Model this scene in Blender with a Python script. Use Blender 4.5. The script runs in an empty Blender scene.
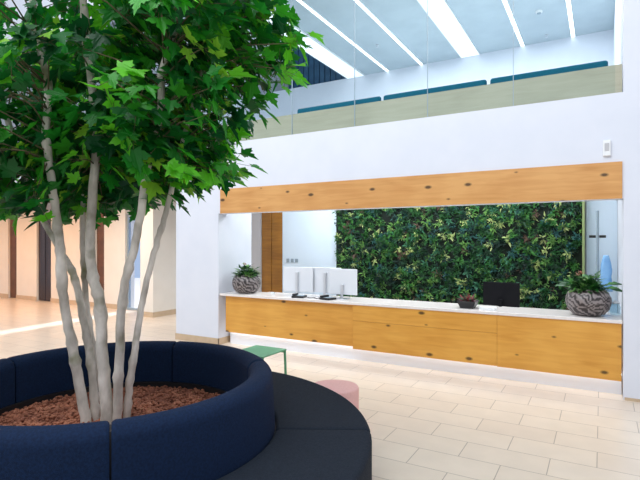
import bpy, bmesh, math, random
from mathutils import Vector, Matrix, noise
random.seed(7)
S = bpy.context.scene
COL = S.collection
R = math.radians

# ---------------------------------------------------------------- camera, world, sun, lights, exposure
YAW = R(29.8)
cam_d = bpy.data.cameras.new('camera')
cam_d.sensor_width = 36.0
cam_d.lens = 36.0 * 492 / 640
cam_d.clip_start = 0.05
cam_d.shift_y = 0.003
cam = bpy.data.objects.new('camera', cam_d)
COL.objects.link(cam)
cam.location = (0, 0, 1.6)
cam.rotation_euler = (R(90), 0, YAW)
S.camera = cam

def at(px, py, zc):
    """point seen at px, py in the 640x480 photograph, zc metres along the view axis"""
    xc = (px - 320) / 492 * zc
    return Vector((-math.sin(YAW) * zc + math.cos(YAW) * xc,
                   math.cos(YAW) * zc + math.sin(YAW) * xc,
                   1.6 - (py - 242) / 492 * zc))

w = bpy.data.worlds.new('world')
S.world = w
w.use_nodes = True
bg = w.node_tree.nodes['Background']
bg.inputs[0].default_value = (0.80, 0.88, 1.0, 1)
bg.inputs[1].default_value = 1.0

def sun(name, d, strength, color, angle):
    l = bpy.data.lights.new(name, 'SUN')
    l.energy = strength; l.color = color; l.angle = angle
    o = bpy.data.objects.new(name, l); COL.objects.link(o)
    o.rotation_euler = Vector(d).to_track_quat('-Z', 'Y').to_euler()
    return o
sun('sun', (0.10, -1.0, -0.47), 14.0, (1.0, 0.96, 0.9), R(3.5))

def area(name, loc, size, power, color=(1, 1, 1), target=None):
    l = bpy.data.lights.new(name, 'AREA')
    l.shape = 'RECTANGLE'; l.size, l.size_y = size
    l.energy = power; l.color = color
    o = bpy.data.objects.new(name, l); COL.objects.link(o)
    o.location = loc
    d = (Vector(target) - Vector(loc)) if target else Vector((0, 0, -1))
    o.rotation_euler = d.to_track_quat('-Z', 'Y').to_euler()
    return o
# skylight over the atrium, ceiling lights of alcove, mezzanine and left corridor, plus an added mezzanine fill
area('skylight', (-3.5, -0.8, 7.6), (8, 5), 820, (0.90, 0.95, 1.0), (-3.6, 4.0, 0.8))
area('alcove_light', (-2.7, 7.0, 2.86), (4.6, 0.9), 125, (0.88, 0.95, 1.0))
area('mezzanine_light', (-2.2, 8.3, 5.44), (4.6, 3.0), 150, (0.93, 0.97, 1.0))
area('mezzanine_ceiling_fill', (-2.2, 8.0, 3.2), (4.6, 2.0), 60, (0.93, 0.97, 1.0), (-2.2, 8.3, 5.4))  # added fill shining up at the ceiling, no such fitting stands there
area('corridor_light_warm', (-13.2, 6.2, 2.64), (5.0, 0.7), 110, (1.0, 0.46, 0.14))
area('corridor_light_cool', (-9.0, 6.4, 2.64), (2.4, 0.7), 50, (1.0, 0.86, 0.74))

S.view_settings.view_transform = 'Standard'
S.view_settings.look = 'None'
S.view_settings.exposure = -0.31
S.view_settings.gamma = 1.0
S.view_settings.use_curve_mapping = False

area('upper_void_fill', (-6.8, 9.5, 8.9), (2.6, 4.0), 130, (0.8, 0.92, 1.0))  # added fill to brighten the slatted wall, not a fitting of the room

# ---------------------------------------------------------------- materials
def srgb(r, g, b):
    f = lambda c: ((c / 255) / 12.92) if c / 255 <= 0.04045 else (((c / 255) + 0.055) / 1.055) ** 2.4
    return (f(r), f(g), f(b), 1)

def mat(name, color, rough=0.6, metal=0.0, spec=0.5):
    m = bpy.data.materials.new(name); m.use_nodes = True
    b = m.node_tree.nodes['Principled BSDF']
    b.inputs['Base Color'].default_value = color
    b.inputs['Roughness'].default_value = rough
    b.inputs['Metallic'].default_value = metal
    b.inputs['Specular IOR Level'].default_value = spec
    return m

def nd(m, t, **kw):
    n = m.node_tree.nodes.new(t)
    for k, v in kw.items(): setattr(n, k, v)
    return n

def lk(m, a, b): m.node_tree.links.new(a, b)

def noisy(name, c1, c2, scale=20, rough=0.6, metal=0.0, bump=0.0, vec=(1, 1, 1), detail=4, spec=0.5, bscale=None):
    m = mat(name, c1, rough, metal, spec)
    b = m.node_tree.nodes['Principled BSDF']
    tc = nd(m, 'ShaderNodeTexCoord'); mp = nd(m, 'ShaderNodeMapping')
    mp.inputs['Scale'].default_value = vec
    n = nd(m, 'ShaderNodeTexNoise'); n.inputs['Scale'].default_value = scale; n.inputs['Detail'].default_value = detail
    r = nd(m, 'ShaderNodeValToRGB')
    r.color_ramp.elements[0].position = 0.35; r.color_ramp.elements[1].position = 0.65
    r.color_ramp.elements[0].color = c1; r.color_ramp.elements[1].color = c2
    lk(m, tc.outputs['Object'], mp.inputs[0]); lk(m, mp.outputs[0], n.inputs[0])
    lk(m, n.outputs[0], r.inputs[0]); lk(m, r.outputs[0], b.inputs['Base Color'])
    if bump:
        bp = nd(m, 'ShaderNodeBump'); bp.inputs['Strength'].default_value = bump; bp.inputs['Distance'].default_value = 0.01
        src = n
        if bscale:
            src = nd(m, 'ShaderNodeTexNoise'); src.inputs['Scale'].default_value = bscale
            lk(m, mp.outputs[0], src.inputs[0])
        lk(m, src.outputs[0], bp.inputs['Height']); lk(m, bp.outputs[0], b.inputs['Normal'])
    return m

def wood(name, light, dark, knots=True, board=0.0, rough=0.42):
    m = mat(name, light, rough)
    b = m.node_tree.nodes['Principled BSDF']
    tc = nd(m, 'ShaderNodeTexCoord')
    mp = nd(m, 'ShaderNodeMapping'); mp.inputs['Scale'].default_value = (1.1, 6, 11)
    lk(m, tc.outputs['Object'], mp.inputs[0])
    n = nd(m, 'ShaderNodeTexNoise'); n.inputs['Scale'].default_value = 2.0; n.inputs['Detail'].default_value = 6; n.inputs['Distortion'].default_value = 0.6
    lk(m, mp.outputs[0], n.inputs[0])
    n2 = nd(m, 'ShaderNodeTexNoise'); n2.inputs['Scale'].default_value = 1.6; n2.inputs['Detail'].default_value = 2
    lk(m, tc.outputs['Object'], n2.inputs[0])
    ad = nd(m, 'ShaderNodeMath', operation='ADD'); lk(m, n.outputs[0], ad.inputs[0]); lk(m, n2.outputs[0], ad.inputs[1])
    r = nd(m, 'ShaderNodeValToRGB')
    r.color_ramp.elements[0].position = 0.36; r.color_ramp.elements[1].position = 0.62
    r.color_ramp.elements[0].color = dark; r.color_ramp.elements[1].color = light
    hf = nd(m, 'ShaderNodeMath', operation='MULTIPLY'); hf.inputs[1].default_value = 0.5
    lk(m, ad.outputs[0], hf.inputs[0]); lk(m, hf.outputs[0], r.inputs[0])
    last = r.outputs[0]
    if knots:
        sx = nd(m, 'ShaderNodeSeparateXYZ'); lk(m, tc.outputs['Object'], sx.inputs[0])
        cx = nd(m, 'ShaderNodeCombineXYZ'); lk(m, sx.outputs[0], cx.inputs[0]); lk(m, sx.outputs[2], cx.inputs[1])
        mk = nd(m, 'ShaderNodeMapping'); mk.inputs['Scale'].default_value = (2.0, 4.0, 1); mk.inputs['Location'].default_value = (0.3, 0.2, 0)
        lk(m, cx.outputs[0], mk.inputs[0])
        v = nd(m, 'ShaderNodeTexVoronoi'); v.voronoi_dimensions = '2D'; v.inputs['Scale'].default_value = 1.0
        lk(m, mk.outputs[0], v.inputs[0])
        kr = nd(m, 'ShaderNodeValToRGB')
        kr.color_ramp.elements[0].position = 0.02; kr.color_ramp.elements[1].position = 0.075
        kr.color_ramp.elements[0].color = (0.16, 0.16, 0.16, 1); kr.color_ramp.elements[1].color = (1, 1, 1, 1)
        sc = nd(m, 'ShaderNodeSeparateColor'); lk(m, v.outputs['Color'], sc.inputs[0])
        gt_ = nd(m, 'ShaderNodeMath', operation='GREATER_THAN'); gt_.inputs[1].default_value = 0.68; lk(m, sc.outputs[0], gt_.inputs[0])
        kw = nd(m, 'ShaderNodeMath', operation='MULTIPLY_ADD'); kw.inputs[1].default_value = 0.11; lk(m, sc.outputs[1], kw.inputs[0]); kw.inputs[2].default_value = -0.04
        d1 = nd(m, 'ShaderNodeMath', operation='ADD'); lk(m, v.outputs['Distance'], d1.inputs[0]); lk(m, gt_.outputs[0], d1.inputs[1])
        d2 = nd(m, 'ShaderNodeMath', operation='ADD'); lk(m, d1.outputs[0], d2.inputs[0]); lk(m, kw.outputs[0], d2.inputs[1])
        lk(m, d2.outputs[0], kr.inputs[0])
        mx = nd(m, 'ShaderNodeMix', data_type='RGBA', blend_type='MULTIPLY'); mx.inputs[0].default_value = 1
        lk(m, last, mx.inputs[6]); lk(m, kr.outputs[0], mx.inputs[7]); last = mx.outputs[2]
    lk(m, last, b.inputs['Base Color'])
    return m

def glass(name, tint=(0.93, 0.98, 0.98, 1), refl=1.0):
    m = bpy.data.materials.new(name); m.use_nodes = True
    nt = m.node_tree; nt.nodes.remove(nt.nodes['Principled BSDF'])
    out = nt.nodes['Material Output']
    t = nd(m, 'ShaderNodeBsdfTransparent'); t.inputs[0].default_value = tint
    g = nd(m, 'ShaderNodeBsdfGlossy'); g.inputs['Roughness'].default_value = 0.12
    fr = nd(m, 'ShaderNodeLayerWeight'); fr.inputs[0].default_value = 0.5
    pw = nd(m, 'ShaderNodeMath', operation='POWER'); pw.inputs[1].default_value = 4.0
    lk(m, fr.outputs['Facing'], pw.inputs[0])
    mu = nd(m, 'ShaderNodeMath', operation='MULTIPLY_ADD'); mu.inputs[1].default_value = refl * 0.10; mu.inputs[2].default_value = 0.0
    lk(m, pw.outputs[0], mu.inputs[0])
    mx = nd(m, 'ShaderNodeMixShader')
    lk(m, mu.outputs[0], mx.inputs[0]); lk(m, t.outputs[0], mx.inputs[1]); lk(m, g.outputs[0], mx.inputs[2])
    lk(m, mx.outputs[0], out.inputs[0])
    return m

def emit(name, color, strength):
    m = mat(name, color, 0.5)
    b = m.node_tree.nodes['Principled BSDF']
    b.inputs['Emission Color'].default_value = color
    b.inputs['Emission Strength'].default_value = strength
    return m

def leaf_mat(name, trans=0.3, rough=0.42):
    m = mat(name, (0.1, 0.3, 0.05, 1), rough)
    b = m.node_tree.nodes['Principled BSDF']
    at_ = nd(m, 'ShaderNodeAttribute', attribute_name='tint')
    lk(m, at_.outputs['Color'], b.inputs['Base Color'])
    tr = nd(m, 'ShaderNodeBsdfTranslucent'); lk(m, at_.outputs['Color'], tr.inputs[0])
    mx = nd(m, 'ShaderNodeMixShader'); mx.inputs[0].default_value = trans
    out = m.node_tree.nodes['Material Output']
    lk(m, b.outputs[0], mx.inputs[1]); lk(m, tr.outputs[0], mx.inputs[2]); lk(m, mx.outputs[0], out.inputs[0])
    return m

def tile_floor():
    m = mat('floor_tiles', srgb(222, 202, 178), 0.28)
    b = m.node_tree.nodes['Principled BSDF']
    tc = nd(m, 'ShaderNodeTexCoord')
    mp = nd(m, 'ShaderNodeMapping'); mp.inputs['Location'].default_value = (0.03, -0.1, 0)
    lk(m, tc.outputs['Object'], mp.inputs[0])
    br = nd(m, 'ShaderNodeTexBrick'); br.offset = 0.5; br.squash = 1.0
    br.inputs['Scale'].default_value = 1.0
    br.inputs['Brick Width'].default_value = 0.6; br.inputs['Row Height'].default_value = 0.3
    br.inputs['Mortar Size'].default_value = 0.0035; br.inputs['Mortar Smooth'].default_value = 0.2
    br.inputs['Bias'].default_value = 0.0
    br.inputs['Color1'].default_value = srgb(231, 215, 196)
    br.inputs['Color2'].default_value = srgb(226, 209, 190)
    br.inputs['Mortar'].default_value = srgb(172, 156, 138)
    lk(m, mp.outputs[0], br.inputs[0])
    n = nd(m, 'ShaderNodeTexNoise'); n.inputs['Scale'].default_value = 5; n.inputs['Detail'].default_value = 6
    lk(m, tc.outputs['Object'], n.inputs[0])
    cr = nd(m, 'ShaderNodeValToRGB')
    cr.color_ramp.elements[0].position = 0.3; cr.color_ramp.elements[1].position = 0.7
    cr.color_ramp.elements[0].color = (0.93, 0.93, 0.93, 1); cr.color_ramp.elements[1].color = (1, 1, 1, 1)
    lk(m, n.outputs[0], cr.inputs[0])
    mx = nd(m, 'ShaderNodeMix', data_type='RGBA', blend_type='MULTIPLY'); mx.inputs[0].default_value = 1
    lk(m, br.outputs[0], mx.inputs[6]); lk(m, cr.outputs[0], mx.inputs[7]); lk(m, mx.outputs[2], b.inputs['Base Color'])
    return m

M = {}
M['floor'] = tile_floor()
M['wall'] = noisy('white_paint', (0.74, 0.755, 0.82, 1), (0.71, 0.73, 0.80, 1), 3, 0.65)
M['pier'] = noisy('cream_paint', (0.82, 0.77, 0.69, 1), (0.79, 0.74, 0.66, 1), 3, 0.65)
M['skirt'] = noisy('beige_skirting_tile', srgb(205, 180, 150), srgb(195, 170, 140), 8, 0.4)
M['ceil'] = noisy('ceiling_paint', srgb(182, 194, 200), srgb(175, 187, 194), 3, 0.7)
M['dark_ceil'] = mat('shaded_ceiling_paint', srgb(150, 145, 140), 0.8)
M['oak'] = wood('oak_beam', srgb(218, 162, 98), srgb(198, 138, 74))
M['oak2'] = wood('oak_desk_front', srgb(226, 166, 74), srgb(208, 144, 54))
M['ply'] = wood('pale_parapet_board', srgb(186, 178, 154), srgb(172, 164, 140), knots=False, rough=0.5)
M['doorwood'] = wood('brown_door_wood', srgb(176, 118, 36), srgb(140, 90, 22), knots=False)
M['brown'] = noisy('dark_brown_door', srgb(104, 62, 36), srgb(84, 50, 28), 6, 0.4)
M['lift'] = noisy('smoked_lift_door', srgb(78, 68, 72), srgb(56, 48, 50), 2, 0.25, 0.6, vec=(6, 1, 0.3))
M['counter'] = noisy('white_stone_counter', srgb(238, 228, 222), srgb(230, 222, 216), 30, 0.25)
M['plinth'] = mat('white_metal_plinth', (0.86, 0.89, 0.95, 1), 0.35)
M['led'] = emit('led_strip', (0.95, 0.97, 1.0, 1), 6)
M['strip'] = emit('ceiling_light_strip', (0.93, 0.97, 1.0, 1), 4)
M['trough'] = emit('wide_light_trough', (0.93, 0.97, 1.0, 1), 0.7)
M['glass'] = glass('balustrade_glass', (0.93, 0.965, 0.97, 1), 0.6)
M['doorglass'] = glass('door_glass', (0.80, 0.87, 0.98, 1))
M['jar'] = glass('jar_glass', (0.85, 0.92, 0.95, 1), 1.5)
M['alu'] = mat('brushed_aluminium', (0.72, 0.73, 0.76, 1), 0.35, 0.85)
M['jamb'] = mat('grey_door_jamb', srgb(190, 188, 190), 0.5)
M['matblack'] = mat('matte_black_shell', (0.008, 0.008, 0.010, 1), 0.8, 0, 0.15)
M['blackframe'] = mat('dark_blue_door_frame', srgb(60, 70, 100), 0.4)
M['panel'] = mat('pale_blue_glossy_panel', srgb(222, 236, 248), 0.3)
M['seal'] = mat('grey_glass_joint', srgb(150, 165, 175), 0.4)
M['black'] = mat('black_plastic', (0.012, 0.012, 0.014, 1), 0.4)
M['screenback'] = mat('silver_monitor_shell', (0.78, 0.80, 0.84, 1), 0.35, 0.1)
M['white'] = mat('white_plastic', (0.85, 0.85, 0.85, 1), 0.4)
M['green'] = noisy('green_lacquered_metal', srgb(104, 172, 130), srgb(98, 165, 124), 10, 0.4)
M['pink'] = noisy('pink_felt', srgb(238, 186, 178), srgb(232, 178, 170), 60, 0.9, bump=0.2)
M['teal'] = noisy('teal_fabric', srgb(4, 100, 122), srgb(3, 90, 112), 60, 0.9)
M['navy'] = noisy('navy_wool_fabric', srgb(17, 38, 69), srgb(12, 29, 55), 90, 0.85, bump=0.4, spec=0.2, bscale=450)
M['seatf'] = noisy('charcoal_seat_fabric', srgb(34, 41, 52), srgb(27, 33, 43), 90, 0.9, bump=0.4, spec=0.2, bscale=450)
M['pebble'] = noisy('clay_pebbles', srgb(176, 112, 84), srgb(130, 76, 56), 9, 0.85)
M['soil'] = noisy('dark_soil', srgb(60, 40, 30), srgb(42, 28, 22), 30, 0.95)
M['bark'] = None
M['slat'] = None
M['blue'] = noisy('blue_cloth', srgb(150, 195, 235), srgb(120, 175, 228), 8, 0.9)
M['paper'] = mat('white_card', (0.85, 0.86, 0.86, 1), 0.7)
M['leaf'] = leaf_mat('maple_leaf', 0.4, 0.45)
M['moss'] = leaf_mat('wall_plant_leaf', 0.15, 0.5)
M['potleaf'] = leaf_mat('pot_plant_leaf', 0.15, 0.35)
M['backing'] = noisy('green_wall_backing', srgb(20, 34, 22), srgb(12, 22, 14), 12, 0.9)
M['edge'] = mat('green_wall_edge', srgb(150, 165, 110), 0.7)

def bark():
    m = noisy('pale_grey_bark', srgb(228, 218, 206), srgb(164, 154, 142), 9, 0.85, bump=0.6, vec=(1, 1, 0.5), detail=8, bscale=30)
    b = m.node_tree.nodes['Principled BSDF']
    n = nd(m, 'ShaderNodeTexNoise'); n.inputs['Scale'].default_value = 4.5; n.inputs['Detail'].default_value = 3
    r = nd(m, 'ShaderNodeValToRGB'); r.color_ramp.elements[0].position = 0.58; r.color_ramp.elements[1].position = 0.72
    r.color_ramp.elements[0].color = (1, 1, 1, 1); r.color_ramp.elements[1].color = srgb(160, 165, 130)
    tc = nd(m, 'ShaderNodeTexCoord'); lk(m, tc.outputs['Object'], n.inputs[0]); lk(m, n.outputs[0], r.inputs[0])
    src = b.inputs['Base Color'].links[0].from_socket
    mx = nd(m, 'ShaderNodeMix', data_type='RGBA', blend_type='MULTIPLY'); mx.inputs[0].default_value = 1
    lk(m, src, mx.inputs[6]); lk(m, r.outputs[0], mx.inputs[7]); lk(m, mx.outputs[2], b.inputs['Base Color'])
    return m
M['bark'] = bark()
M['twig'] = noisy('twig_bark', srgb(120, 105, 80), srgb(92, 84, 60), 12, 0.9)
M['slat'] = noisy('blue_grey_slats', srgb(44, 88, 120), srgb(34, 76, 108), 5, 0.6)

def pot_mat():
    m = mat('ribbed_silver_brown_glaze', srgb(110, 100, 98), 0.4)
    b = m.node_tree.nodes['Principled BSDF']
    tc = nd(m, 'ShaderNodeTexCoord')
    mp = nd(m, 'ShaderNodeMapping'); mp.inputs['Rotation'].default_value = (0, R(0), 0)
    wv = nd(m, 'ShaderNodeTexNoise'); wv.inputs['Scale'].default_value = 3.2; wv.inputs['Detail'].default_value = 3
    at_ = nd(m, 'ShaderNodeAttribute', attribute_name='ridge')
    r = nd(m, 'ShaderNodeValToRGB')
    r.color_ramp.elements[0].position = 0.25; r.color_ramp.elements[1].position = 0.75
    r.color_ramp.elements[0].color = srgb(52, 44, 44); r.color_ramp.elements[1].color = srgb(142, 132, 130)
    lk(m, at_.outputs['Fac'], r.inputs[0]); lk(m, r.outputs[0], b.inputs['Base Color'])
    return m
M['pot'] = pot_mat()

# ---------------------------------------------------------------- mesh helpers
class MB:
    def __init__(s): s.v = []; s.f = []; s.c = []; s.smooth = False
    def box(s, a, b):
        (x0, y0, z0), (x1, y1, z1) = a, b
        i = len(s.v)
        s.v += [(x0, y0, z0), (x1, y0, z0), (x1, y1, z0), (x0, y1, z0), (x0, y0, z1), (x1, y0, z1), (x1, y1, z1), (x0, y1, z1)]
        for q in ((0, 3, 2, 1), (4, 5, 6, 7), (0, 1, 5, 4), (1, 2, 6, 5), (2, 3, 7, 6), (3, 0, 4, 7)):
            s.f.append(tuple(i + k for k in q))
        return s
    def lathe(s, prof, n=32, c=(0, 0, 0)):
        i = len(s.v)
        for r, z in prof:
            for k in range(n):
                a = 2 * math.pi * k / n
                s.v.append((c[0] + r * math.cos(a), c[1] + r * math.sin(a), c[2] + z))
        for j in range(len(prof) - 1):
            for k in range(n):
                k2 = (k + 1) % n
                s.f.append((i + j * n + k, i + j * n + k2, i + (j + 1) * n + k2, i + (j + 1) * n + k))
        s.f.append(tuple(i + k for k in reversed(range(n))))
        s.f.append(tuple(i + (len(prof) - 1) * n + k for k in range(n)))
        return s
    def tube(s, pts, rad, n=10):
        pts = [Vector(p) for p in pts]
        if not hasattr(rad, '__len__'): rad = [rad] * len(pts)
        i = len(s.v)
        side = None
        for j, p in enumerate(pts):
            d = (pts[min(j + 1, len(pts) - 1)] - pts[max(j - 1, 0)]).normalized()
            if side is None:
                side = d.cross(Vector((0, 0, 1)) if abs(d.z) < 0.9 else Vector((1, 0, 0))).normalized()
            side = (side - d * side.dot(d)).normalized()
            up = d.cross(side)
            for k in range(n):
                a = 2 * math.pi * k / n
                s.v.append(tuple(p + (side * math.cos(a) + up * math.sin(a)) * rad[j]))
        for j in range(len(pts) - 1):
            for k in range(n):
                k2 = (k + 1) % n
                s.f.append((i + j * n + k, i + j * n + k2, i + (j + 1) * n + k2, i + (j + 1) * n + k))
        s.f.append(tuple(i + k for k in reversed(range(n))))
        s.f.append(tuple(i + (len(pts) - 1) * n + k for k in range(n)))
        return s
    def build(s, name, m, parent=None, bevel=0, seg=2, smooth=False, loc=None):
        me = bpy.data.meshes.new(name)
        me.from_pydata([tuple(v) for v in s.v], [], s.f)
        me.materials.append(m)
        if bevel or not s.c:
            bm = bmesh.new(); bm.from_mesh(me)
            bmesh.ops.recalc_face_normals(bm, faces=bm.faces)
            if bevel:
                bmesh.ops.bevel(bm, geom=bm.edges[:], offset=bevel, segments=seg, affect='EDGES', profile=0.5, clamp_overlap=True)
            bm.to_mesh(me); bm.free()
        if s.c:
            at_ = me.color_attributes.new('tint', 'FLOAT_COLOR', 'POINT')
            flat = []
            for c in s.c: flat += [c[0], c[1], c[2], 1.0]
            at_.data.foreach_set('color', flat)
        if smooth:
            for p in me.polygons: p.use_smooth = True
            if smooth == 'auto':
                me.set_sharp_from_angle(angle=R(38))
        o = bpy.data.objects.new(name, me)
        COL.objects.link(o)
        if parent is not None: o.parent = parent
        if loc: o.location = loc
        return o

def BX(a, b): return MB().box(a, b)

def tag(o, label, cat, group=None, kind=None):
    o['label'] = label; o['category'] = cat
    if group: o['group'] = group
    if kind: o['kind'] = kind
    return o

def empty(name, loc, label, cat, group=None, rz=0):
    o = bpy.data.objects.new(name, None); COL.objects.link(o)
    o.empty_display_size = 0.1
    o.location = loc; o.rotation_euler = (0, 0, rz)
    return tag(o, label, cat, group)

def struct(name, mb, m, bevel=0, label=None):
    o = mb.build(name, m, bevel=bevel)
    o['kind'] = 'structure'
    if label: o['label'] = label
    return o

def copy_tree(o, parent=None):
    c = o.copy(); COL.objects.link(c)
    if parent is not None: c.parent = parent
    for ch in list(o.children): copy_tree(ch, c)
    return c

# ---------------------------------------------------------------- the setting
YF = 5.85        # front face of pillars and upper wall
struct('floor', BX((-18, -3, -0.1), (5, 15, 0)), M['floor'])
# back wall at ground level, with the opening of the glass door
wb = MB()
for x0, x1, z0, z1 in ((-18, -10.5, 0, 2.9), (-10.5, -8.95, 2.3, 2.9), (-8.95, 5, 0, 2.9)):
    wb.box((x0, 8.05, z0), (x1, 8.25, z1))
struct('wall_back', wb, M['wall'])
struct('wall_left', BX((-18.2, 5.85, 0), (-18, 8.25, 9)), M['pier'])
struct('wall_sun_closure', MB().box((-18, 8.05, 2.9), (-8.6, 8.25, 9.0)).box((-8.6, 8.25, 0), (-8.4, 13, 9.0)), M['wall'])  # unseen walls added to close the upper floor against the sun
# floor slab of the mezzanine = ceiling below
struct('ceiling_lower', MB().box((-18, 6.05, 2.9), (-8.6, 8.05, 3.08)).box((-8.6, 6.05, 2.9), (5, 13, 3.08)), M['ceil'])
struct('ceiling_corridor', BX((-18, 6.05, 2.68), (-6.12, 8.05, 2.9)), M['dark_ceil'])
# upper wall band between the pillars
ub = MB().box((-6.08, YF, 2.04), (0.19, YF + 0.2, 3.12)).box((-18, YF, 2.7), (-6.08, YF + 0.2, 3.12))
struct('wall_front_band', ub, M['wall'])
struct('wall_sun_screen', BX((-18, YF, 5.7), (5, YF + 0.2, 9.0)), M['wall'])  # unseen wall added above the glass to keep sun off the tree
struct('roof_sun_screen', MB().box((-18.2, YF, 9.0), (-8.6, 8.25, 9.2)).box((-8.6, YF, 9.0), (5, 13, 9.2)), M['ceil'])  # unseen slab added so its shadow keeps the sun out of the hall
struct('wall_far', BX((-8.4, 12.8, 3.08), (5, 13, 9.0)), M['wall'])
# right wall / pillar
struct('wall_right', MB().box((0.19, YF, 0), (5, YF + 0.2, 5.7)).box((0.19, YF + 0.2, 0), (0.39, 8.05, 2.9)).box((0.19, YF + 0.2, 3.08), (0.39, 12.8, 9.0)), M['wall'])
# left pillar with tile skirting
struct('wall_pillar', BX((-6.08, YF, 0.0), (-5.17, 6.68, 2.04)).box((-6.08, YF + 0.2, 2.04), (-5.17, 6.68, 2.9)), M['wall'])
struct('baseboard_pillar', MB().box((-6.09, YF - 0.01, 0), (-5.16, YF - 0.0005, 0.1)).box((-5.1695, YF - 0.01, 0), (-5.16, 6.68, 0.1)), M['skirt'])
struct('baseboard_right', BX((0.20, YF - 0.008, 0), (5, YF - 0.0005, 0.03)), M['skirt'])
# piers of the corridor wall
PF = 7.78
piers = [(-17.9, -14.74), (-14.31, -13.34), (-12.68, -10.86), (-10.51, -9.75)]
pm = MB(); sk = MB()
for x0, x1 in piers:
    pm.box((x0, PF, 0.0), (x1, 8.05, 2.68))
    sk.box((x0 - 0.008, PF - 0.01, 0), (x1 + 0.008, PF - 0.0005, 0.11))
pm.box((-8.62, 7.27, 0.0), (-8.23, 8.05, 2.68))
sk.box((-8.63, 7.26, 0), (-8.22, 7.2695, 0.11)).box((-8.2295, 7.27, 0), (-8.22, 8.05, 0.11))
struct('trim_1', pm, M['pier'])
struct('baseboard_back', sk, M['skirt'])
# doors in the recesses
def leafdoor(name, x0, x1, m, y=8.0, h=2.3, handle=None):
    o = struct(name, BX((x0, y, 0.01), (x1, y + 0.045, h)), m, bevel=0.006)
    if handle:
        MB().tube([(handle, y - 0.045, 0.95), (handle, y - 0.045, 1.25)], 0.012).tube([(handle, y - 0.045, 1.0), (handle, y - 0.001, 1.0)], 0.007).tube([(handle, y - 0.045, 1.2), (handle, y - 0.001, 1.2)], 0.007).build('door_handle', M['alu'], o)
    return o
leafdoor('door_1', -14.73, -14.32, M['brown'], 7.83)
leafdoor('door_2', -13.33, -13.02, M['lift'], 7.83)
leafdoor('door_3', -13.0, -12.69, M['lift'], 7.83)
leafdoor('door_4', -10.85, -10.52, M['brown'], 7.83)
# glass street door
d = struct('door_5', MB().box((-9.735, 7.83, 0), (-9.70, 7.9, 2.25)).box((-9.29, 7.83, 0), (-9.25, 7.9, 2.25)).box((-9.70, 7.83, 2.18), (-9.29, 7.9, 2.25)).box((-9.70, 7.83, 0), (-9.29, 7.9, 0.05)), M['seal'])
MB().box((-9.698, 7.86, 0.055), (-9.292, 7.87, 2.175)).build('door_glass', M['doorglass'], d)
struct('trim_4', MB().box((-9.248, 7.8, 0), (-9.20, 8.05, 2.68)).box((-9.2, 7.9, 0), (-8.621, 8.05, 2.68)), M['blackframe'])
# door leaf and jamb behind the reception
struct('trim_2', MB().box((-6.2, 7.96, 0), (-5.93, 8.05, 2.7)), M['jamb'])
d6 = struct('door_6', MB().box((-5.925, 7.99, 0.01), (-5.69, 8.05, 2.6)).box((-5.675, 7.99, 0.01), (-5.435, 8.05, 2.6)), M['doorwood'], bevel=0.006)
struct('trim_5', MB().box((-5.43, 8.0, 0.0), (-4.225, 8.049, 2.7)), M['panel'])
struct('trim_6', MB().box((-0.19, 8.0, 0.0), (0.188, 8.049, 2.7)), M['panel'])
# switches on the white wall
sw = empty('light_switch', (-5.19, 7.9995, 1.24), 'row of three small grey switches on white wall behind the monitors', 'switch')
for k in range(3):
    BX((-0.14 + 0.1 * k, -0.012, -0.035), (-0.075 + 0.1 * k, -0.0005, 0.035)).build('switch_plate', M['seal'], sw, bevel=0.004)

# mezzanine
struct('wall_partition', BX((-8.4, 10.5, 3.08), (0.19, 10.65, 5.5)), M['wall'])
struct('ceiling_mezzanine', BX((-5.25, 6.05, 5.5), (0.19, 10.65, 5.7)), M['ceil'])
struct('trim_3', BX((-18, 6.06, 3.08), (0.185, 6.09, 3.47)), M['ply'])      # pale board parapet behind the glass
# blue-grey slatted wall far behind, left of the ceiling
sl = MB()
x = -8.38
while x < -1.0:
    sl.box((x, 12.68, 3.1), (x + 0.16, 12.79, 8.9)); x += 0.185
struct('wall_slatted', sl, M['slat'])
# glass panels and their joints
for k in range(11):
    x1 = 0.12 - 0.995 * k
    g = struct('window_%d' % (k + 1), BX((x1 - 0.985, 5.92, 3.121), (x1, 5.932, 5.69)), M['glass'])
    BX((x1 - 0.993, 5.918, 3.121), (x1 - 0.987, 5.934, 5.69)).build('joint', M['seal'], g)
# ceiling lights of the mezzanine
for xm, wd in ((-0.47, 0.055), (-1.36, 0.055), (-3.43, 0.055), (-4.23, 0.055)):
    lab = {-0.47: 'narrow glowing ceiling strip nearest the right wall of the upper floor',
           -1.36: 'narrow glowing ceiling strip just right of the wider right-hand light band',
           -3.43: 'narrow glowing ceiling strip just left of the wider right-hand light band',
           -4.23: 'narrow glowing ceiling strip beside the wide left-hand light band'}[xm]
    t = empty('ceiling_light', (xm, 8.3, 5.5), lab, 'ceiling light', 'narrow light strips in the upper ceiling')
    BX((-wd / 2, -2.18, -0.012), (wd / 2, 2.18, -0.001)).build('diffuser', M['strip'], t)
    MB().box((-wd / 2 - 0.012, -2.19, -0.014), (-wd / 2 - 0.001, 2.19, -0.001)).box((wd / 2 + 0.001, -2.19, -0.014), (wd / 2 + 0.012, 2.19, -0.001)).build('frame', M['white'], t)
for xm, wd, lab in ((-2.38, 0.36, 'wide white light trough between the narrow ceiling strips of upper floor'), (-5.02, 0.42, 'wide white light trough at left edge of upper ceiling, beside slatted wall')):
    t = empty('ceiling_light', (xm, 8.3, 5.5), lab, 'ceiling light', 'wide light troughs in the upper ceiling')
    BX((-wd / 2, -2.18, -0.02), (wd / 2, 2.18, -0.001)).build('diffuser', M['trough'], t)
    MB().box((-wd / 2 - 0.014, -2.19, -0.03), (-wd / 2 - 0.001, 2.19, -0.001)).box((wd / 2 + 0.001, -2.19, -0.03), (wd / 2 + 0.014, 2.19, -0.001)).build('frame', M['white'], t)
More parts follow.
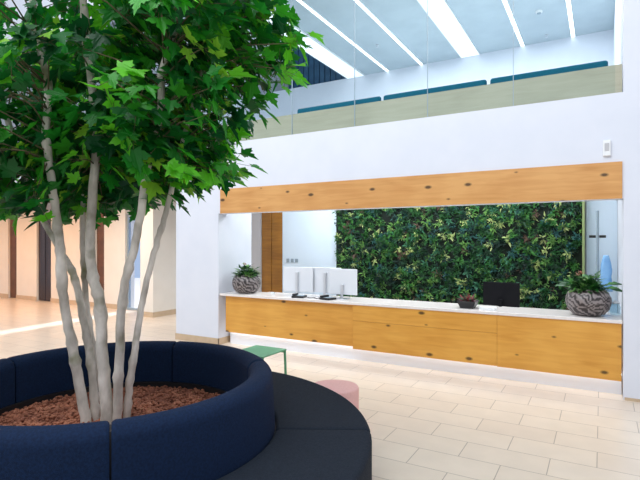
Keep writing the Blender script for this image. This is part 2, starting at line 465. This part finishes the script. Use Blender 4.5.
sd = empty('smoke_detector', (-0.92, 9.05, 5.5), 'round smoke detector on the upper ceiling', 'smoke detector')
MB().lathe([(0.055, 0), (0.055, -0.02), (0.045, -0.035)], 20).build('base', M['white'], sd, smooth='auto')
MB().lathe([(0.035, -0.036), (0.03, -0.055), (0.015, -0.06)], 20).build('sensor', M['seal'], sd, smooth='auto')
for (x, y), lab in (((-0.9, 10.15), 'tiny sprinkler head on upper ceiling near the far white wall'), ((-3.85, 9.0), 'tiny sprinkler head on upper ceiling between the left narrow strips')):
    tag(MB().lathe([(0.03, 0), (0.03, -0.012), (0.01, -0.016), (0.01, -0.04), (0.022, -0.044), (0.022, -0.05)], 14).build('sprinkler', M['alu'], loc=(x, y, 5.499)), lab, 'sprinkler', 'sprinklers on the upper ceiling')

# teal benches behind the parapet
def bench(x0, x1, lab):
    L = x1 - x0
    t = empty('upholstered_bench', ((x0 + x1) / 2, 6.35, 3.081), lab, 'bench', 'teal benches behind the glass')
    BX((-L / 2, -0.22, 0.0), (L / 2, 0.28, 0.06)).build('base', M['black'], t)
    BX((-L / 2, -0.175, 0.062), (L / 2, 0.30, 0.36)).build('seat', M['teal'], t, bevel=0.03, seg=3)
    BX((-L / 2, -0.25, 0.062), (L / 2, -0.18, 0.475)).build('backrest', M['teal'], t, bevel=0.03, seg=3)
bench(-3.89, -2.57, 'leftmost of three teal upholstered benches behind upper glass')
bench(-2.53, -1.20, 'middle one of three teal upholstered benches behind upper glass')
bench(-1.16, 0.06, 'rightmost of three teal upholstered benches behind upper glass')

# ---------------------------------------------------------------- oak beam
bmo = empty('oak_beam', (-2.49, YF, 2.04), 'long knotty oak fascia beam above the reception opening', 'beam')
BX((-2.63, -0.018, 0.0), (-0.7505, -0.0005, 0.375)).build('board', M['oak'], bmo)
BX((-0.75, -0.018, 0.0), (0.9515, -0.0005, 0.375)).build('board', M['oak'], bmo)
BX((0.952, -0.018, 0.0), (2.67, -0.0005, 0.375)).build('board', M['oak'], bmo)
# small device on the wall
dv = empty('wall_sensor', (0.045, YF, 2.56), 'small white rectangular sensor box on wall above right beam end', 'sensor')
BX((-0.035, -0.03, -0.08), (0.035, -0.0005, 0.08)).build('housing', M['white'], dv, bevel=0.006)
BX((-0.02, -0.034, -0.03), (0.02, -0.0301, 0.05)).build('lens', M['jamb'], dv, bevel=0.001, seg=1)

# ---------------------------------------------------------------- reception desk
CT = 0.80
desk = empty('reception_desk', (-2.49, 5.9, 0), 'long oak-fronted reception desk with white counter and plinth', 'reception desk')
BX((-2.675, -0.03, CT - 0.035), (2.675, 0.48, CT)).build('countertop', M['counter'], desk, bevel=0.004)
BX((-2.60, 0.03, 0.2), (-0.38, 0.06, CT - 0.036)).build('front_panel', M['oak2'], desk)
BX((-0.38, -0.015, 0.18), (1.45, 0.025, 0.553)).build('front_panel', M['oak2'], desk, bevel=0.0015, seg=1)
BX((-0.38, -0.015, 0.556), (1.45, 0.025, CT - 0.036)).build('front_panel', M['oak2'], desk, bevel=0.0015, seg=1)
BX((1.452, -0.015, 0.175), (2.665, 0.025, CT - 0.036)).build('front_panel', M['oak2'], desk, bevel=0.0015, seg=1)
pli = BX((-2.60, 0.14, 0.0), (2.67, 0.16, 0.26)).build('plinth', M['plinth'], desk)
BX((-2.60, 0.09, 0.215), (2.67, 0.13, 0.225)).build('light_strip', M['led'], pli)
BX((-2.60, 0.481, 0.0), (2.67, 0.50, 0.72)).build('inner_panel', M['white'], desk)
BX((-2.60, 0.501, 0.69), (2.67, 1.2, 0.72)).build('worktop', M['counter'], desk)
for xx in (-2.58, 0.0, 2.6):
    BX((xx, 0.52, 0.0), (xx + 0.04, 1.15, 0.689)).build('leg', M['white'], desk)

# ---------------------------------------------------------------- living wall
def leafquad(mb, p, tip, nrm, L, W, col, fold=0.25):
    """lance-shaped leaf, two halves folded on the midrib"""
    tip = tip.normalized(); side = tip.cross(nrm)
    if side.length < 1e-3: return
    side.normalize(); up = side.cross(tip)
    i = len(mb.v)
    a = p; m1 = p + tip * L * 0.45 - up * L * 0.0; e = p + tip * L - up * L * 0.18
    l = p + tip * L * 0.42 + side * W / 2 + up * W * fold
    r = p + tip * L * 0.42 - side * W / 2 + up * W * fold
    for q in (a, l, e, r, m1): mb.v.append(tuple(q)); mb.c.append(col)
    mb.f += [(i, i + 4, i + 1), (i + 1, i + 4, i + 2), (i, i + 3, i + 4), (i + 4, i + 3, i + 2)]

def rv(): return Vector((random.gauss(0, 1), random.gauss(0, 1), random.gauss(0, 1))).normalized()

GX0, GX1 = -4.22, -0.24
lw = empty('living_wall', ((GX0 + GX1) / 2, 8.0, 0.35), 'dense dark green planted wall filling the back of reception', 'plant wall')
lx = (GX0 + GX1) / 2
BX((GX0 - lx, -0.03, 0.0), (GX1 - lx, 0.049, 2.53)).build('backing', M['backing'], lw)
BX((GX1 - lx + 0.001, -0.16, 0.0), (GX1 - lx + 0.03, 0.049, 2.53)).build('edge_trim', M['edge'], lw)
PAL = [srgb(40, 96, 42), srgb(24, 66, 36), srgb(62, 124, 50), srgb(16, 46, 36), srgb(104, 150, 70), srgb(40, 92, 88), srgb(176, 190, 120), srgb(60, 120, 88), srgb(96, 74, 60)]
WT = [20, 20, 14, 14, 10, 9, 8, 7, 2.5]
mb = MB()
for cl in range(2300):
    cx = random.uniform(GX0 + 0.03, GX1 - 0.02) - lx; cz = random.uniform(0.05, 2.48)
    kind = random.choices(range(len(PAL)), WT)[0]
    col0 = PAL[kind]
    n = random.randint(10, 18)
    ss = random.uniform(0.03, 0.085)
    dep = random.uniform(0.03, 0.10)
    c = Vector((cx, -0.03 - dep * 0.4, cz))
    for k in range(n):
        d = Vector((random.gauss(0, 0.8), -abs(random.gauss(0.5, 0.4)), random.gauss(-0.05, 0.8))).normalized()
        f = random.uniform(0.7, 1.35)
        col = tuple(min(1, v * f) for v in col0[:3])
        p = c + Vector((random.gauss(0, 0.02), 0, random.gauss(0, 0.02)))
        nrm = Vector((random.gauss(0, 0.4), -1, 0.8))
        leafquad(mb, p, d, nrm, ss * random.uniform(0.7, 1.3), ss * random.uniform(0.25, 0.5), col)
mb.v = [(min(x, GX1 - lx - 0.001), min(y, -0.0005 + 0.03), z) for x, y, z in mb.v]
fo = mb.build('foliage', M['moss'], lw); fo['kind'] = 'stuff'

# ---------------------------------------------------------------- potted plants on the counter
def make_pot(loc, label, seed, reach, red):
    rnd = random.Random(seed)
    t = empty('potted_plant', loc, label, 'potted plant', 'potted plants on the counter')
    prof = [(0.0, 0.0), (0.11, 0.0), (0.16, 0.02), (0.2, 0.065), (0.222, 0.125), (0.218, 0.18), (0.195, 0.225), (0.165, 0.25), (0.15, 0.258)]
    N = 180; me_v = []; me_f = []; ridge = []
    fine = []
    for j in range(len(prof) - 1):
        for q in range(4):
            u = q / 4; fine.append((prof[j][0] * (1 - u) + prof[j + 1][0] * u, prof[j][1] * (1 - u) + prof[j + 1][1] * u))
    fine += [prof[-1], (0.135, 0.25), (0.13, 0.2), (0.0, 0.2)]
    fine = [(r, z * 1.12) for r, z in fine]
    for j, (r, z) in enumerate(fine):
        for k in range(N):
            a = 2 * math.pi * k / N
            ph = a * 16 + z * 110 + 7.0 * noise.noise(Vector((math.cos(a) * 2.2, math.sin(a) * 2.2, z * 11 + seed))) + 2.5 * noise.noise(Vector((math.cos(a) * 7, math.sin(a) * 7, z * 30)))
            rd = 0.5 + 0.5 * math.sin(ph)
            amp = 0.008 if 0.02 < z < 0.24 and r > 0.15 else 0
            rr = r + amp * (rd - 0.5)
            me_v.append((rr * math.cos(a), rr * math.sin(a), z)); ridge.append(rd if r > 0.12 else 0.2)
    for j in range(len(fine) - 1):
        for k in range(N):
            k2 = (k + 1) % N
            me_f.append((j * N + k, j * N + k2, (j + 1) * N + k2, (j + 1) * N + k))
    me = bpy.data.meshes.new('pot'); me.from_pydata(me_v, [], me_f); me.materials.append(M['pot'])
    a_ = me.attributes.new('ridge', 'FLOAT', 'POINT'); a_.data.foreach_set('value', ridge)
    for p in me.polygons: p.use_smooth = True
    o = bpy.data.objects.new('pot', me); COL.objects.link(o); o.parent = t
    MB().lathe([(0.0, 0.235), (0.128, 0.235), (0.128, 0.245), (0.0, 0.245)], 24).build('soil', M['soil'], o)
    fl = MB()
    G = [srgb(44, 104, 44), srgb(30, 78, 36), srgb(80, 140, 60), srgb(120, 160, 90), srgb(24, 62, 32)]
    for k in range(330):
        a = rnd.uniform(0, 2 * math.pi); rr = rnd.uniform(0, 0.16); h = rnd.uniform(0.0, 1.0)
        el = rnd.uniform(-0.15, 1.0)
        d = Vector((math.cos(a), math.sin(a), el)).normalized()
        p = Vector((math.cos(a) * rr, math.sin(a) * rr, 0.255 + 0.17 * h * (1 - rr / 0.22)))
        L = rnd.uniform(0.06, 0.13)
        c = rnd.choice(G)[:3]
        leafquad(fl, p, d, Vector((0, 0, 1)) + d * 0.2, L, L * 0.45, c, 0.15)
    for a, el, L, q in reach:
        d = Vector((math.cos(a), math.sin(a), el)).normalized()
        p = Vector((math.cos(a) * 0.05, math.sin(a) * 0.05, 0.29))
        fl.tube([p, p + d * q], 0.004, 5); fl.c += [G[1][:3]] * (len(fl.v) - len(fl.c))
        leafquad(fl, p + d * q, d + Vector((0, 0, -0.15)), Vector((-0.3, -0.8, 1)), L, L * 0.42, G[1][:3], 0.1)
        leafquad(fl, p + d * q * 0.8, d + Vector((0.5, 0, 0.3)), Vector((-0.3, -0.6, 1)), L * 0.8, L * 0.33, G[2][:3], 0.1)
    fl.build('foliage', M['potleaf'], t)
    bl = MB()
    for (bx, by, bz, c) in red:
        for k in range(9):
            d = Vector((rnd.gauss(0, 1), rnd.gauss(0, 1), rnd.uniform(0.1, 1.2))).normalized()
            leafquad(bl, Vector((bx, by, bz)), d, Vector((0, 0, 1)), 0.06, 0.022, c[:3], 0.1)
    bl.build('blossom', M['potleaf'], t)
    return t
make_pot((-5.0 + 0.16, 6.13, CT), 'planted round ribbed bowl on left end of the counter beside pillar', 3,
         [(0.4, 0.9, 0.1, 0.12), (2.6, 1.0, 0.1, 0.1), (4.6, 1.4, 0.1, 0.12)], [(0.02, -0.05, 0.44, srgb(190, 150, 140)), (-0.06, 0, 0.44, srgb(170, 180, 140))])
make_pot((-0.13, 6.12, CT), 'planted round ribbed bowl on right end of the counter', 5,
         [(0.35, 0.30, 0.17, 0.16), (0.1, 0.05, 0.16, 0.15), (3.0, 0.2, 0.16, 0.14), (3.4, 0.45, 0.14, 0.12), (0.9, 1.8, 0.13, 0.12), (5.2, 0.6, 0.13, 0.1)],
         [(-0.06, -0.03, 0.45, srgb(170, 110, 90)), (-0.09, -0.02, 0.43, srgb(160, 120, 90))])

# ---------------------------------------------------------------- things on the counter
def make_monitor(x, y, rz, label, m=None, z=CT, w=0.50, h=0.34, lift=0.07, name='monitor', sh=0.8):
    m = m or M['screenback']
    t = empty(name, (x, y, z), label, 'monitor', 'silver monitors on the counter' if m is M['screenback'] else None, rz)
    sh_ = BX((-w / 2, -0.018, lift), (w / 2, 0.012, lift + h)).build('shell', m, t, bevel=0.006)
    BX((-w / 2 + 0.01, 0.0125, lift + 0.012), (w / 2 - 0.01, 0.015, lift + h - 0.01)).build('screen', M['black'], sh_)
    MB().box((-0.02, -0.055, 0.008), (0.02, -0.045, lift + h * sh)).box((-0.02, -0.044, lift + h * sh - 0.03), (0.02, -0.0185, lift + h * sh)).build('stand', m if m is not M['screenback'] else M['alu'], t, bevel=0.003)
    BX((-0.09, -0.11, 0.0), (0.09, 0.06, 0.0075)).build('foot', m if m is not M['screenback'] else M['alu'], t, bevel=0.003)
    return t
make_monitor(-3.95, 6.24, R(4), 'leftmost of the three silver monitors on counter, seen from behind', h=0.37, lift=0.055)
make_monitor(-3.50, 6.30, R(-3), 'middle of the three silver monitors, partly behind the right one', h=0.37, lift=0.055)
make_monitor(-3.155, 6.17, R(2), 'rightmost of the three silver monitors, in front of green wall', w=0.42, h=0.36, lift=0.06, sh=0.4)
make_monitor(-1.14, 6.75, R(-4), 'black flat monitor back rising behind the counter before plants', M['matblack'], 0.722, 0.46, 0.31, 0.04, sh=0.3)

def phone(x, y, rz, lab):
    t = empty('desk_phone', (x, y, CT), lab, 'telephone', 'black desk phones on the counter', rz)
    ba = MB().box((-0.09, -0.08, 0), (0.09, 0.08, 0.03)).build('base', M['black'], t, bevel=0.005)
    MB().box((-0.085, -0.075, 0.032), (-0.04, 0.075, 0.058)).build('handset', M['black'], t, bevel=0.008)
    BX((-0.02, -0.06, 0.0305), (0.08, 0.03, 0.034)).build('keypad', M['seal'], ba)
phone(-3.78, 6.0, R(10), 'black desk phone in front of the leftmost silver monitor')
phone(-3.30, 5.98, R(-14), 'black desk phone before the rightmost silver monitor')
tag(MB().tube([(-3.66, 6.03, CT + 0.006), (-3.6, 5.98, CT + 0.006), (-3.54, 6.04, CT + 0.006), (-3.48, 5.97, CT + 0.006), (-3.42, 6.0, CT + 0.006)], 0.005, 6).build('cable', M['black']), 'black cable lying on the counter between the two desk phones', 'cable')
ms = BX((-0.03, -0.02, 0), (0.03, 0.02, 0.035)).build('small_box', M['white'], bevel=0.004, loc=(-4.35, 6.15, CT))
tag(ms, 'tiny white box on counter right of the left potted plant', 'box')
# small black planter with a sprig and card holder
sp = empty('small_planter', (-1.41, 6.08, CT), 'small black square planter with leafy sprigs at middle of counter', 'planter')
pv = MB(); w0, w1 = 0.075, 0.11
pv.v = [(-w0, -w0, 0), (w0, -w0, 0), (w0, w0, 0), (-w0, w0, 0), (-w1, -w1, 0.09), (w1, -w1, 0.09), (w1, w1, 0.09), (-w1, w1, 0.09),
        (-w1 + .01, -w1 + .01, 0.09), (w1 - .01, -w1 + .01, 0.09), (w1 - .01, w1 - .01, 0.09), (-w1 + .01, w1 - .01, 0.09),
        (-w0 + .01, -w0 + .01, 0.06), (w0 - .01, -w0 + .01, 0.06), (w0 - .01, w0 - .01, 0.06), (-w0 + .01, w0 - .01, 0.06)]
pv.f = [(0, 3, 2, 1), (0, 1, 5, 4), (1, 2, 6, 5), (2, 3, 7, 6), (3, 0, 4, 7), (4, 5, 9, 8), (5, 6, 10, 9), (6, 7, 11, 10), (7, 4, 8, 11), (8, 9, 13, 12), (9, 10, 14, 13), (10, 11, 15, 14), (11, 8, 12, 15), (12, 13, 14, 15)]
pv.build('pot', M['black'], sp)
fl = MB()
for k in range(60):
    d = Vector((random.gauss(0, 1), random.gauss(0, 0.7), random.uniform(0.2, 1.5))).normalized()
    c = random.choice([srgb(50, 100, 50), srgb(90, 40, 50), srgb(36, 80, 44), srgb(140, 60, 60)])[:3]
    leafquad(fl, Vector((random.uniform(-.04, .04), random.uniform(-.04, .04), 0.065)), d, Vector((0, -0.5, 1)), random.uniform(0.07, 0.14), 0.03, c)
fl.build('foliage', M['potleaf'], sp)
cs = empty('card_stack', (-1.16, 6.0, CT), 'low stack of white cards on counter beside small black planter', 'cards')
for k in range(3):
    BX((-0.09, -0.05, 0.001 + 0.012 * k), (0.09, 0.05, 0.012 + 0.012 * k)).build('card_block', M['paper'], cs)
jr = empty('glass_jar', (0.128, 6.3, CT), 'clear glass jar on counter between right plant bowl and wall', 'jar')
MB().lathe([(0.045, 0.0), (0.055, 0.01), (0.055, 0.09), (0.042, 0.11), (0.042, 0.125), (0.039, 0.125), (0.039, 0.108), (0.051, 0.088), (0.051, 0.012), (0.0, 0.012)], 24).build('body', M['jar'], jr, smooth='auto')
MB().lathe([(0.046, 0.126), (0.046, 0.138), (0.012, 0.145), (0.012, 0.155)], 24).build('lid', M['alu'], jr, smooth='auto')

# coat stand in the gap right of the plant wall
cst = empty('coat_stand', (-0.05, 7.6, 0), 'slim pale pole with short black crossbar in bright gap right of green wall', 'coat stand')
MB().tube([(0, 0, 0.02), (0, 0, 2.02)], 0.018, 12).build('pole', M['seal'], cst, smooth='auto')
MB().lathe([(0.16, 0), (0.16, 0.012), (0.03, 0.02)], 24).build('base', M['seal'], cst, smooth='auto')
for sgn in (-1, 1):
    MB().box((sgn * 0.02 if sgn > 0 else -0.10, -0.015, 1.655), (0.10 if sgn > 0 else -0.02, 0.015, 1.69)).build('hook', M['black'], cst, bevel=0.005)
# blue garment
gm = MB()
n = 16
for j in range(9):
    z = 1.40 - j * 0.06
    for k in range(n):
        a = 2 * math.pi * k / n
        rx = (0.03 + 0.035 * min(1, j / 3)) * (1 + 0.18 * math.sin(a * 4 + j)); ry = 0.045 * (1 + 0.2 * math.cos(a * 3 + j * 0.5))
        gm.v.append((rx * math.cos(a), ry * math.sin(a), z))
for j in range(8):
    for k in range(n):
        k2 = (k + 1) % n; gm.f.append((j * n + k, j * n + k2, (j + 1) * n + k2, (j + 1) * n + k))
gm.f.append(tuple(range(n))); gm.f.append(tuple(8 * n + k for k in range(n)))
tag(gm.build('hanging_cloth', M['blue'], smooth=True, loc=(0.05, 7.6, 0.02)), 'pale blue cloth hanging from right side of the slim pole', 'cloth')

# ---------------------------------------------------------------- circular sofa around the tree
OC = Vector((-2.64, 2.0, 0))
BA = math.atan2(OC.y, OC.x)            # direction pointing away from the viewer
RT, RI, ZR = 1.0, 0.85, 0.80
RS, ZS = 1.61, 0.45
sofa = empty('round_sofa', OC, 'large round navy sofa ring built around the indoor tree', 'sofa')

def ring_segment(a0, a1, prof, gap, steps=22):
    """sweep a closed (r, z) profile round the centre"""
    mb = MB(); n = len(prof)
    rm = sum(p[0] for p in prof) / n
    g = gap / rm
    # ends are pulled in a little so that each cushion is rounded
    seq = [(a0 + g, 0.93), (a0 + g + 0.008, 0.98), (a0 + g + 0.02, 1.0)]
    seq += [(a0 + g + 0.02 + (a1 - a0 - 2 * g - 0.04) * k / steps, 1.0) for k in range(1, steps)]
    seq += [(a1 - g - 0.02, 1.0), (a1 - g - 0.008, 0.98), (a1 - g, 0.93)]
    cr = (min(p[0] for p in prof) + max(p[0] for p in prof)) / 2
    cz = (min(p[1] for p in prof) + max(p[1] for p in prof)) / 2
    for a, s in seq:
        for r, z in prof:
            r2 = cr + (r - cr) * s; z2 = cz + (z - cz) * (1 - (1 - s) * 0.5)
            mb.v.append((r2 * math.cos(a), r2 * math.sin(a), z2))
    for j in range(len(seq) - 1):
        for k in range(n):
            k2 = (k + 1) % n
            mb.f.append((j * n + k, (j + 1) * n + k, (j + 1) * n + k2, j * n + k2))
    mb.f.append(tuple(range(n))); mb.f.append(tuple((len(seq) - 1) * n + k for k in reversed(range(n))))
    return mb

def rprof(r0, r1, z0, z1, rad, lean=0.0, n=5):
    pts = [(r0, z0)]
    for k in range(n + 1):
        a = math.pi - math.pi / 2 * k / n
        pts.append((r0 + rad + rad * math.cos(a) + 0, z1 - rad + rad * math.sin(a)))
    for k in range(n + 1):
        a = math.pi / 2 - math.pi / 2 * k / n
        pts.append((r1 - lean - rad + rad * math.cos(a), z1 - rad + rad * math.sin(a)))
    pts.append((r1, z0))
    return pts
CUTS = [8.5, 72, 157, 226, 292.5, 368.5]      # seams of the backrest, clockwise from straight away
for k in range(5):
    a0 = R(119.8 - CUTS[k + 1]); a1 = R(119.8 - CUTS[k])
    ring_segment(a0, a1, rprof(RI, RT + 0.03, 0.12, ZR, 0.07, 0.03), 0.004).build('backrest', M['navy'], sofa, smooth='auto')
for k in range(6):
    a0 = R(29 + 60 * k); a1 = a0 + R(60)
    ring_segment(a0, a1, rprof(RT + 0.018, RS, 0.13, ZS, 0.03), 0.003).build('seat', M['seatf'], sofa, smooth='auto')
kb = MB(); prof = [(RI + 0.03, 0), (RI + 0.03, ZR - 0.03), (RT - 0.03, ZR - 0.03), (RT - 0.03, ZS - 0.03), (RS - 0.03, ZS - 0.03), (RS - 0.03, 0.15), (RS - 0.1, 0.12), (RS - 0.1, 0)]
NP = len(prof)
N = 72
for k in range(N):
    a = 2 * math.pi * k / N
    for r, z in prof: kb.v.append((r * math.cos(a), r * math.sin(a), z))
for k in range(N):
    k2 = (k + 1) % N
    for j in range(NP):
        j2 = (j + 1) % NP; kb.f.append((k * NP + j, k2 * NP + j, k2 * NP + j2, k * NP + j2))
kb.build('base', M['black'], sofa)

# planter tub filled with clay pebbles
pl = empty('planter', OC, 'round tub sunk inside the sofa ring, holding the tree', 'planter')
RPL = RI - 0.012
MB().lathe([(RPL, 0.0), (RPL, 0.50), (RPL - 0.02, 0.50), (RPL - 0.02, 0.44), (0.0, 0.44)], 64).build('tub', M['black'], pl)
pb = MB()
random.seed(11)
ico = bmesh.new(); bmesh.ops.create_icosphere(ico, subdivisions=1, radius=1)
iv = [v.co.copy() for v in ico.verts]; jf = [tuple(v.index for v in f.verts) for f in ico.faces]; ico.free()
for k in range(7500):
    rr = math.sqrt(random.random()) * (RPL - 0.04); a = random.uniform(0, 2 * math.pi)
    s = random.uniform(0.008, 0.015); sx, sy, sz = s * random.uniform(.8, 1.3), s * random.uniform(.8, 1.3), s * random.uniform(.6, 1)
    z = 0.462 + random.uniform(-0.012, 0.012) + 0.02 * (1 - rr / RPL)
    q = Matrix.Rotation(random.uniform(0, 6.28), 3, 'Z') @ Matrix.Rotation(random.uniform(-.6, .6), 3, 'X')
    i = len(pb.v)
    for v in iv:
        u = q @ Vector((v.x * sx, v.y * sy, v.z * sz)); pb.v.append((rr * math.cos(a) + u.x, rr * math.sin(a) + u.y, z + u.z))
    for f in jf: pb.f.append(tuple(i + t for t in f))
i = len(pb.v)
for k in range(48):
    a = 2 * math.pi * k / 48; pb.v.append(((RPL - 0.022) * math.cos(a), (RPL - 0.022) * math.sin(a), 0.455))
pb.f.append(tuple(i + k for k in range(48)))
tag(pb.build('clay_pebbles', M['pebble'], loc=OC), 'reddish brown clay pebbles filling the tub around the tree trunks', 'pebbles', kind='stuff')

# ---------------------------------------------------------------- the tree
random.seed(21)
tree = empty('maple_tree', (OC.x, OC.y, 0.46), 'tall multi-stemmed indoor maple with pale trunks and green leaves', 'tree')
T0 = Vector((OC.x, OC.y, 0.46))
def stem(pts, r0, r1, name='trunk'):
    """pts: (px, py, depth along view) -> smooth jittered tube"""
    w = [at(*p) for p in pts]
    w[0].z = min(w[0].z, 0.46)
    out = []; rad = []
    n = len(w)
    for j in range(n - 1):
        p0, p1, p2, p3 = w[max(j - 1, 0)], w[j], w[j + 1], w[min(j + 2, n - 1)]
        for q in range(6):
            t = q / 6
            v = 0.5 * ((2 * p1) + (p2 - p0) * t + (2 * p0 - 5 * p1 + 4 * p2 - p3) * t * t + (3 * p1 - p0 - 3 * p2 + p3) * t ** 3)
            out.append(v + Vector((random.gauss(0, .002), random.gauss(0, .002), 0)))
    out.append(w[-1])
    for k in range(len(out)):
        u = k / (len(out) - 1)
        r = (r0 * (1 - u) + r1 * u) * 0.9
        if random.random() < 0.16: r *= 1.24
        rad.append(r)
    mb = MB().tube([p - T0 for p in out], rad, 12)
    mb.build(name, M['bark'], tree, smooth=True)
    return out
D = 3.05
STEMS = []
STEMS.append(stem([(87, 424, D), (80, 388, D), (74, 356, D - .02), (66, 315, D - .04), (62, 280, D - .06), (59, 235, D - .08), (52, 185, D - .1), (46, 135, D - .12), (48, 85, D - .1), (36, 30, D - .1), (28, -60, D - .1)], 0.035, 0.020))
STEMS.append(stem([(96, 424, D + .06), (94, 390, D + .07), (89, 350, D + .08), (82, 312, D + .1), (74, 275, D + .12), (60, 250, D + .12), (44, 222, D + .15), (30, 190, D + .2), (10, 130, D + .3), (-10, 40, D + .3)], 0.029, 0.016))
STEMS.append(stem([(108, 424, D - .03), (105, 385, D - .03), (102, 345, D - .03), (100, 304, D - .02), (92, 272, D), (90, 235, D), (94, 180, D + .02), (97, 137, D + .05), (92, 86, D + .05), (86, 34, D + .1), (80, -60, D + .1)], 0.041, 0.023))
STEMS.append(stem([(106, 424, D + .12), (100, 380, D + .14), (90, 330, D + .18), (86, 300, D + .2), (84, 263, D + .2), (83, 215, D + .2), (88, 170, D + .2), (110, 90, D + .3), (130, 10, D + .3)], 0.026, 0.014))
STEMS.append(stem([(117, 424, D - .02), (118, 390, D - .04), (120, 350, D - .06), (121, 315, D - .06), (127, 275, D - .06), (137, 235, D - .06), (148, 165, D - .06), (160, 113, D - .1), (162, 75, D - .1), (171, 45, D - .1), (182, 0, D - .05), (196, -70, D)], 0.032, 0.021))
STEMS.append(stem([(126, 424, D + .03), (129, 392, D + .02), (134, 355, D), (140, 315, D), (147, 280, D), (158, 240, D), (167, 208, D + .02), (178, 160, D + .05), (195, 100, D + .05), (215, 30, D + .1)], 0.026, 0.015))

# camera-independent canopy: ellipsoids in metres round the trunks (right, away, height)
RX = Vector((math.cos(YAW), math.sin(YAW), 0)); FY = Vector((-math.sin(YAW), math.cos(YAW), 0))
BL = [  # (offset right, offset away, z), (radii), weight
    ((-0.10, 0.0, 2.85), (1.15, 1.10, 0.98), 10),
    ((0.58, 0.0, 3.02), (0.60, 0.7, 0.60), 4),
    ((0.35, 0.0, 2.30), (0.52, 0.6, 0.42), 2.6),
    ((-0.85, 0.0, 2.15), (0.80, 0.7, 0.5), 4),
    ((-0.1, 0.25, 2.13), (0.78, 0.6, 0.36), 3.2),
]
PALL = [srgb(36, 134, 40), srgb(22, 108, 40), srgb(58, 160, 36), srgb(100, 195, 40), srgb(14, 88, 40), srgb(150, 212, 60)]  # leaf variety, with lit and shaded greens mixed into the colours
PW = [26, 22, 20, 13, 13, 6]
HALF = [(0.0, 0.0), (0.12, -0.05), (0.36, -0.12), (0.28, 0.08), (0.40, 0.12), (0.46, 0.22), (0.62, 0.40), (0.44, 0.42), (0.40, 0.52), (0.19, 0.44), (0.24, 0.66), (0.12, 0.70), (0.0, 1.0)]
def maple(mb, base, tip, nrm, L, col):
    tip = tip.normalized(); side = tip.cross(nrm)
    if side.length < 1e-3: return
    side.normalize(); up = side.cross(tip)
    bend = random.uniform(0.05, 0.35); fold = random.uniform(0.05, 0.3)
    for sgn in (1, -1):
        i = len(mb.v)
        for x, y in HALF:
            p = base + side * (sgn * x * L) + tip * (y * L) + up * (fold * x * L - bend * (y * y + 0.6 * x * x) * L)
            mb.v.append(tuple(p)); mb.c.append(col)
        q = tuple(range(i, i + len(HALF)))
        mb.f.append(q if sgn < 0 else tuple(reversed(q)))
lf = MB(); tw = MB()
allp = [(p, s) for s, st in enumerate(STEMS) for p in st if p.z > 2.05]
NCL = 540
for c in range(NCL):
    b = random.choices(BL, [q[2] for q in BL])[0]
    while True:
        u = rv() * (random.random() ** 0.42)
        o, rad = b[0], b[1]
        loc = Vector((o[0] + u.x * rad[0], o[1] + u.y * rad[1], o[2] + u.z * rad[2]))
        if loc.z > 1.79 and not (loc.y < -0.15 and random.random() < 0.62): break
    P = OC + RX * loc.x + FY * loc.y; P.z = loc.z
    # twig from the nearest stem point that lies lower
    best = min(allp, key=lambda t: (t[0] - P).length + 0.8 * max(0, t[0].z - P.z + 0.1))[0]
    dirn = (P - best)
    mid = best + dirn * 0.5 + Vector((0, 0, 0.08 * dirn.length))
    tw.tube([best - T0, mid - T0, P - T0], [0.0055, 0.004, 0.0025], 5)
    outw = Vector((P.x - OC.x, P.y - OC.y, 0)); outw = outw.normalized() if outw.length > 0.05 else Vector((1, 0, 0))
    shade = random.choices(range(len(PALL)), PW)[0]
    for k in range(random.randint(7, 11)):
        off = rv() * random.uniform(0.03, 0.15)
        q = P + off
        h = (outw * 0.7 + rv() * 0.75 + Vector((0, 0, -0.35)))
        nrm = (Vector((0, 0, 1)) * 0.9 + outw * 0.55 + rv() * 0.45)
        L = random.uniform(0.08, 0.145)
        ci = shade if random.random() < 0.6 else random.choices(range(len(PALL)), PW)[0]
        f = random.uniform(0.8, 1.2)
        col = tuple(min(1, v * f) for v in PALL[ci][:3])
        st = P + off * 0.2
        tw.tube([st - T0, q - T0], 0.0016, 3)
        maple(lf, q - T0, h, nrm, L, col)
tw.build('twigs', M['twig'], tree, smooth=True)['kind'] = 'stuff'
lo = lf.build('foliage', M['leaf'], tree); lo['kind'] = 'stuff'

# ---------------------------------------------------------------- green side table and pink pouf
gt = empty('side_table', (-3.145, 4.20, 0), 'small square green metal side table behind the sofa', 'side table')
BX((-0.205, -0.215, 0.435), (0.205, 0.215, 0.45)).build('tabletop', M['green'], gt, bevel=0.004)
for sx in (-1, 1):
    for sy in (-1, 1):
        mb = MB()
        x0, y0 = sx * 0.19, sy * 0.20; xb, yb = sx * 0.20, sy * 0.21
        mb.tube([(xb, yb, 0.0), (x0, y0, 0.434)], 0.014, 8)
        mb.build('leg', M['green'], gt, smooth='auto')
for sy in (-0.2, 0.2):
    BX((-0.18, sy - 0.005, 0.41), (0.18, sy + 0.005, 0.4345)).build('apron', M['green'], gt)
pf = empty('pouf', (-1.983, 3.71, 0), 'round pale pink pouf beside the sofa seat', 'pouf')
def cyl(r, z0, z1, rad):
    return [(0.0, z0), (r - 0.01, z0), (r, z0 + 0.01)] + [(r - rad + rad * math.cos(a), z1 - rad + rad * math.sin(a)) for a in (0, R(30), R(60), R(90))] + [(0.0, z1)]
MB().lathe(cyl(0.208, 0.02, 0.37, 0.015), 40).build('cushion', M['pink'], pf, smooth='auto')
MB().lathe([(0.0, 0.0), (0.18, 0.0), (0.18, 0.019), (0.0, 0.019)], 32).build('base', M['black'], pf)
